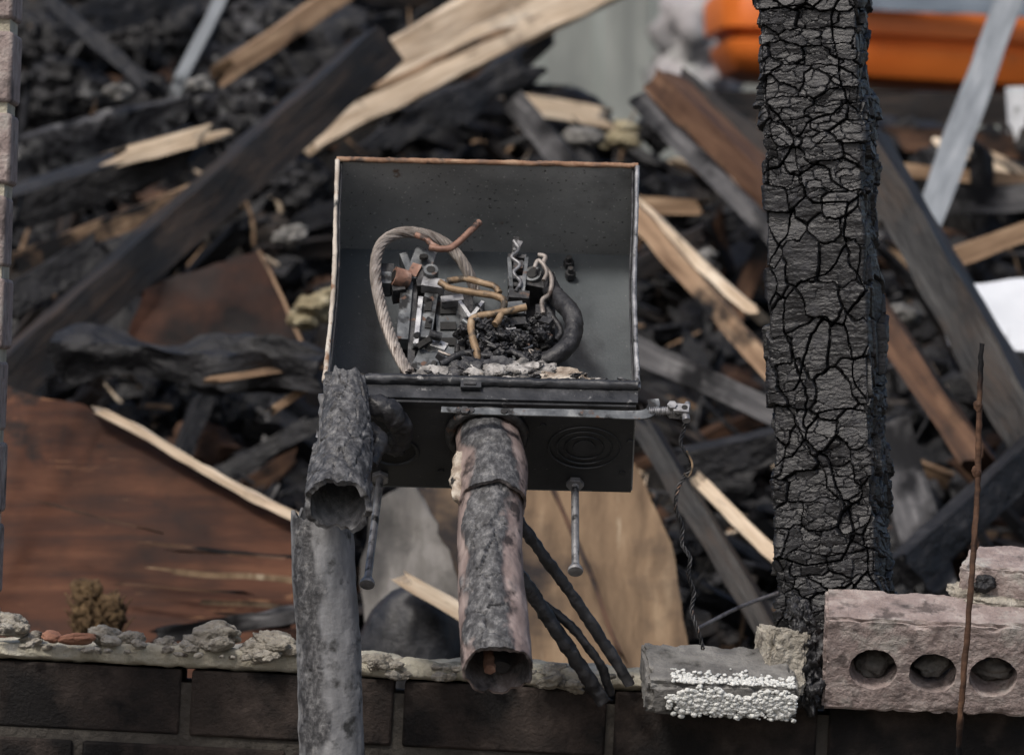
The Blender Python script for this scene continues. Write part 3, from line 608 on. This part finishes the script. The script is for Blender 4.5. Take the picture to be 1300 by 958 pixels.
addcyl(mb,c+Vector((0,0,-.0001)),c+Vector((0,0,-.0012)),.011,0,30)
c2=Bz(500,572,zb); ringz(c2+Vector((0,0,-.0008)),.023,.0025,0); addcyl(mb,c2+Vector((0,0,-.0004)),c2+Vector((0,0,-.001)),.022,1,30)
for u,v in((690,540),(800,560),(790,600),(560,598)): q=Bz(u,v,zb); addcyl(mb,q,q+Vector((0,0,-.0015)),.003,0,10)
mb.done('knockouts',['steel_bottom','hole_shade'],box)
mb=MB()
for (u,v,u2,v2) in ((483,604,472,736),(730,612,732,720)):
    p=Bz(u,v,zb); e_=p+Vector(((u2-u)*K,0,-(v2-v)*K/math.cos(TH)))
    addcyl(mb,p,e_,.0038,0,16); dn=(e_-p).normalized(); addcyl(mb,e_-dn*.006,e_,.0042,0,16,.0075); addcyl(mb,e_,e_+dn*.003,.0075,0,16); addcyl(mb,p,p+dn*.005,.009,0,6)
mb.done('mounting_bolts',['galv'],box,bevel=.0005)
# ---- interior
PM_=['dark_part','galv','bright_steel','hole_shade','rubber','brass','copper','perf_steel']
mb=MB()
def cbx(u1,v1,u2,v2,yl,dep,mi,rot=None):
    p=B(u1,v1,yl);q=B(u2,v2,yl); c=(p+q)/2+Vector((0,dep/2,0)); addbox(mb,c,(abs(p.x-q.x),dep,abs(p.z-q.z)),mi,rot)
cbx(512,364,598,475,.092,.036,4); cbx(640,376,704,470,.092,.036,4); cbx(588,408,645,475,.100,.028,4)
cbx(508,352,520,430,.062,.03,7,(0,2,0)); cbx(521,358,526,470,.066,.05,0); cbx(536,372,551,428,.064,.02,7,(0,5,0)); cbx(529,376,533,436,.060,.014,2,(0,3,0)); cbx(555,378,584,450,.074,.004,7,(0,-2,0)); cbx(584,388,592,446,.068,.02,0,(0,3,0))
for r_ in range(3): cbx(559,388+r_*20,579,398+r_*20,.0715,.003,3,(0,-2,0))
for r_ in range(2): cbx(540,382+r_*22,548,394+r_*22,.0625,.003,3,(0,5,0))
cbx(538,430,568,440,.058,.012,2,(0,24,0)); cbx(538,444,578,466,.060,.004,7,(0,-28,0)); cbx(526,446,560,472,.056,.004,7,(0,18,0)); cbx(560,374,588,382,.062,.014,1,(0,-10,0))
cbx(484,334,500,346,.058,.02,0); cbx(514,320,522,354,.058,.016,7,(0,-18,0)); cbx(524,316,551,338,.062,.004,7,(10,15,8)); cbx(528,340,550,362,.060,.02,0,(0,-8,0)); cbx(536,352,564,364,.056,.012,1,(0,10,0)); cbx(498,360,514,368,.058,.02,0,(0,-12,0)); cbx(520,334,532,350,.057,.012,6,(0,20,0))
p=B(500,350,.053); addcyl(mb,p,p+Vector((.015,.006,0)),.0095,6,20); addcyl(mb,p+Vector((-.0008,-.0004,0)),p,.006,3,16); addcyl(mb,B(490,352,.056),B(490,352,.056)+Vector((0,.02,0)),.009,7,6)
p=B(538,328,.058); addcyl(mb,p,p+Vector((0,-.003,.001)),.0045,3,14); p=B(547,342,.051); addcyl(mb,p,p+Vector((0,.03,0)),.0075,7,18); addcyl(mb,p+Vector((0,-.0006,0)),p,.0045,3,14)
for s_ in(-1,1):
    cbx(596+s_*6,380,600+s_*6,408,.054,.014,2,(0,s_*28,0)); cbx(655+s_*9,326,659+s_*9,372,.058,.016,7,(0,s_*4,0))
    cbx(612+s_*4,440,615+s_*4,462,.056,.012,1,(0,s_*20,0))
for i in range(9): cbx(645,322+9*i,668,327+9*i,.060+.002*(i%2),.02,[0,7,0,1][i%4],(0,random.uniform(-6,6),0))
cbx(650,300,657,345,.062,.004,0,(0,3,0)); cbx(654,305,661,318,.061,.004,1,(0,20,0)); cbx(652,330,664,340,.055,.01,0); cbx(646,368,672,378,.056,.016,0,(0,5,0)); cbx(644,382,664,398,.056,.016,7,(0,-8,0))
p=B(676,347,.058); addcyl(mb,p,p+Vector((.004,.02,.002)),.009,7,20); addcyl(mb,p+Vector((-.0003,-.001,0)),p,.006,3,16); cbx(668,352,697,364,.062,.02,0,(0,14,0))
cbx(640,402,668,412,.060,.02,0,(0,-8,0)); cbx(632,418,676,425,.062,.012,7,(0,6,0)); cbx(680,386,688,460,.062,.03,0); cbx(690,392,696,442,.068,.02,7); cbx(604,408,613,470,.066,.02,0); cbx(626,428,635,474,.062,.02,1,(0,5,0)); cbx(650,424,673,464,.062,.004,7,(0,-6,0)); cbx(656,434,667,444,.060,.003,3)
for u,v in((722,338),(724,352)): p=B(u,v,d-.004); addcyl(mb,p,p+Vector((0,-.008,0)),.0055,4,6); addcyl(mb,p,p+Vector((0,-.014,0)),.003,0,12)
for i in range(34):
    u=random.uniform(525,700); v=random.triangular(390,474,458); 
    if u<590 and v<450 and random.random()<.8: continue
    c=B(u,v,random.uniform(.045,.07)); s=random.uniform(.004,.016)
    addbox(mb,c,(s,random.uniform(.002,.010),s*random.uniform(.2,1.0)),random.choices([0,1,2,3,4,7],[40,5,1,14,26,14])[0],tuple(random.uniform(-40,40) for _ in range(3)))
for i in range(14):
    u=random.uniform(520,700); v=random.uniform(385,475); c=B(u,v,random.uniform(.045,.07)); dd=Vector((random.uniform(-1,1),random.uniform(-1,.2),random.uniform(-1,1))).normalized(); addcyl(mb,c,c+dd*random.uniform(.004,.012),random.uniform(.0015,.005),random.choice([0,0,7,4]),12)
for i in range(100):
    u=random.uniform(585,695); v=random.uniform(400,475); s=random.uniform(.002,.007); lump(mb,B(u,v,random.uniform(.04,.06)),(s,s,s*.8),random.choice([4,4,4,0]),.8,2.4)
mb.done('meter_jaws',PM_,box,bevel=.0004)
mb=MB()
tb=lambda pts,r,mi,yl=.05,m=10,amp=.0005: tube(mb,[tuple(B(*p) if len(p)==3 else B(p[0],p[1],yl)) for p in pts],r,mi,m=m,amp=amp)
tb([(545,314),(562,316),(575,313),(590,300),(609,282)],.0034,1,.035)
tb([(528,298),(540,303),(548,310),(556,315)],.0032,1,.045)
tb([(558,358),(572,366),(600,371),(630,376),(640,384),(634,404),(628,412)],.0036,0,.04)
tb([(568,357),(590,354),(615,360),(628,364),(634,372)],.0034,0,.045)
tb([(668,390),(640,396),(606,402),(598,410),(601,432),(606,452),(600,464)],.0038,0,.04)
tb([(683,323),(692,326),(690,336),(700,352),(698,372),(688,382),(690,398)],.0024,2,.05)
tb([(678,340),(684,330),(694,344),(690,356)],.002,2,.048)
tb([(652,306),(658,316),(650,326),(660,336),(652,346),(661,358),(655,370)],.002,3,.055)
tb([(600,470),(615,450),(632,440),(640,458),(655,470)],.004,4,.045,10,.001)
tb([(705,432),(712,420),(700,400),(690,385)],.003,4,.06)
tb([(560,462),(590,448),(620,452),(650,446),(672,460)],.0035,4,.043,10,.001)
for i in range(16):
    u=random.uniform(580,690); v=random.uniform(415,475); tb([(u,v),(u+random.uniform(-18,18),v+random.uniform(-12,8)),(u+random.uniform(-28,28),v+random.uniform(-16,12))],random.uniform(.0007,.002),random.choice([2,3,4,4,4]),random.uniform(.035,.055),8)
mb.done('service_wires',['brass','copper','alu_strand','galv','rubber'],box)
mb=MB(); tube(mb,[tuple(B(*p)) for p in [(694,352,.075),(700,368,.065),(712,382,.055),(724,396,.05),(729,414,.05),(724,434,.05),(708,450,.05),(688,458,.055),(668,460,.06)]],[.0085,.009,.0095,.0095,.009,.009,.0085,.008],0,m=20,n=90,amp=.0016)
mb.done('black_cable',['rubber'],box)
mb=MB(); braid(mb,[tuple(B(*p)) for p in [(520,474,.03),(508,455,.035),(495,425,.04),(484,390,.045),(477,352,.045),(479,322,.045),(490,304,.045),(512,295,.045),(540,298,.05),(566,310,.06),(585,330,.07),(597,352,.08),(604,372,.09)]],.0058,8,0,turns=95,n=420)
mb.done('aluminium_cable',['alu_strand'],box)
mb=MB()
for (u,v,s,mi) in [(552,478,.018,1),(576,480,.024,1),(604,474,.022,0),(626,482,.022,1),(652,474,.026,1),(672,480,.024,1),(702,484,.029,2),(730,488,.020,2),(600,464,.014,0),(640,464,.014,3),(664,466,.015,1),(620,470,.016,1),(588,470,.016,3)]:
    lump(mb,B(u,v,.006+random.uniform(0,.016)),(s,s*.62,s*.14),mi,.95,1.9,rot=(random.uniform(70,105),random.uniform(-16,16),random.uniform(-16,16)),lev=5)
for i in range(110):
    u=random.uniform(530,755); v=random.uniform(472,493); s=random.uniform(.001,.0036)
    lump(mb,B(u,v,.0+random.uniform(0,.02)),(s*1.5,s,s*.6),random.choice([0,1,1,2,3]),.7,2)
mb.done('ash_debris',['rubber','flake_grey','flake_tan','ash'],box,ang=60)
# ---- conduits
def wl(u,v,y): return tuple(W(u,v,y))
yc=(BM@Bz(618,556,zb)).y
g=empty('broken_conduit')
mb=MB(); pipe(mb,[wl(618,545,yc),wl(624,590,yc-.04),wl(626,640,yc-.08)],[.0300,.0345,.0330],.003,n=90,jag=.006,fcen=0,fw=.9,seed=1)
mb.done('upper_sleeve',['conduit'],g,ang=60)
mb=MB(); pipe(mb,[wl(624,615,yc-.055),wl(622,700,yc-.11),wl(626,770,yc-.15),wl(632,850,yc-.20)],[.0315,.0305,.0325,.0335],.0028,n=220,m=110,jag=.007,fcen=.15,fw=.75,seed=2,ch=.036,cw=.02,depth=.0030)
mb.done('lower_sleeve',['conduit'],g,ang=60)
mb=MB()
tube(mb,[wl(585,575,yc-.05),wl(580,600,yc-.06),wl(582,628,yc-.08),wl(588,640,yc-.08)],[.004,.007,.007,.004],1,m=12,amp=.003)
tube(mb,[wl(632,700,yc-.02-.08),wl(634,790,yc-.15),wl(636,846,yc-.185)],.009,0,m=12,amp=.002)
tube(mb,[wl(620,760,yc-.13),wl(622,850,yc-.19)],.006,2,m=12,amp=.002)
mb.done('inner_cable',['rubber','flake_tan','copper'],g)
mb=MB(); pr=Bz(618,548,zb); tube(mb,[tuple(BM@(pr+Vector((.036*math.cos(a),.036*math.sin(a),-.004)))) for a in np.linspace(0,2*math.pi,49)],.005,0,m=10,smooth=False,amp=.0012); mb.done('hub_ring',['dark_part'],g)
g=empty('broken_conduit')
mb=MB(); pipe(mb,[wl(437,488,-.08),wl(440,520,-.10),wl(436,580,-.14),wl(428,640,-.19)],[.0175,.0215,.026,.0305],.0038,n=180,m=110,jag=.010,fcen=.2,fw=2.2,amp=.0028,depth=.0030,seed=5,cw=.013,ch=.042)
mb.done('upper_sleeve',['conduit_grey'],g,ang=60)
mb=MB(); pipe(mb,[wl(408,652,-.10),wl(411,720,-.10),wl(416,800,-.10),wl(419,880,-.10),wl(421,980,-.10)],[.029,.0305,.0305,.0315,.0315],.003,n=210,jag=.012,fcen=.6,fw=.6,seed=6,cw=.012,ch=.03,depth=.0014)
q=W(421,975,-.10); addcyl(mb,q,(q.x,q.y,-.02),.0305,1,40)
mb.done('lower_sleeve',['conduit_grey','conduit_grey'],g,ang=60)
mb=MB(); 
tube(mb,[wl(455,524,-.08),wl(478,516,-.085),wl(500,528,-.08),wl(510,548,-.06),wl(498,566,-.04)],[.008,.012,.012,.011,.013],0,m=18,n=60,amp=.004)
tube(mb,[wl(470,540,-.09),wl(480,560,-.1),wl(474,590,-.12)],[.006,.010,.005],0,m=12,n=30,amp=.003)
tube(mb,[wl(412,500,-.06),wl(411,530,-.06),wl(404,556,-.06)],[.006,.005,.003],1,m=10,amp=.002)
mb.done('melted_elbow',['rubber','galv'],g,ang=60)
mb=MB()
tube(mb,[wl(655,655,-.02),wl(690,705,-.02),wl(740,775,-.0),wl(800,868,.02)],.0058,0,m=14,n=80,amp=.0022)
tube(mb,[wl(660,728,-.02),wl(690,775,-.01),wl(730,835,.0),wl(765,890,.02)],.0070,0,m=14,n=80,amp=.0026)
tube(mb,[wl(680,760,-.0),wl(720,790,.0),wl(760,840,.01),wl(775,880,.03)],.0045,0,m=14,n=60,amp=.0020)
mb.done('burnt_cable',['rubber'])
mb=MB(); tube(mb,[wl(1246,436,-.12),wl(1243,520,-.12),wl(1240,640,-.12),wl(1230,780,-.13),wl(1220,900,-.12),wl(1215,1000,-.08)],[.0022,.0032,.0028,.003,.003],0,m=10,n=90,amp=.0014)
for v in(515,600,690): lump(mb,W(1242-(v-500)*.02,v,-.12),(.004,.004,.006),0,.5,2)
mb.done('dry_stem',['wood_brown'])
mb=MB(); tube(mb,[wl(885,798,.3),wl(940,770,.35),wl(1000,748,.4)],.002,0,m=8); mb.done('loose_wire',['alu_strand'])

# ================================================================ camera, light
cam=bpy.data.cameras.new('camera'); co=bpy.data.objects.new('camera',cam); bpy.context.collection.objects.link(co)
co.location=CAM; co.rotation_euler=(math.pi/2,0,0); cam.sensor_width=36; cam.lens=36*D/(1300*K); cam.clip_end=1000; cam.clip_start=.1
cam.dof.use_dof=True; cam.dof.focus_distance=5.95; cam.dof.aperture_fstop=8
bpy.context.scene.camera=co
w=bpy.data.worlds.new('World'); bpy.context.scene.world=w; w.use_nodes=True; nt=w.node_tree
sky=nt.nodes.new('ShaderNodeTexSky'); sky.sky_type='NISHITA'; sky.sun_disc=False
el,az=math.radians(50),math.radians(210)
sky.sun_elevation=el; sky.sun_rotation=az; sky.air_density=1.0; sky.dust_density=4; sky.ozone_density=.6
bg=nt.nodes['Background']; bg.inputs['Strength'].default_value=.135; nt.links.new(sky.outputs[0],bg.inputs['Color'])
sl=bpy.data.lights.new('sun','SUN'); sl.energy=2.4; sl.angle=math.radians(10); sl.color=(1,.96,.9); s=bpy.data.objects.new('sun',sl); bpy.context.collection.objects.link(s)
dirv=Vector((math.sin(az)*math.cos(el),math.cos(az)*math.cos(el),math.sin(el))); s.rotation_euler=dirv.to_track_quat('Z','Y').to_euler()
sc_=bpy.context.scene; sc_.view_settings.view_transform='Standard'; sc_.view_settings.look='None'; sc_.view_settings.exposure=0
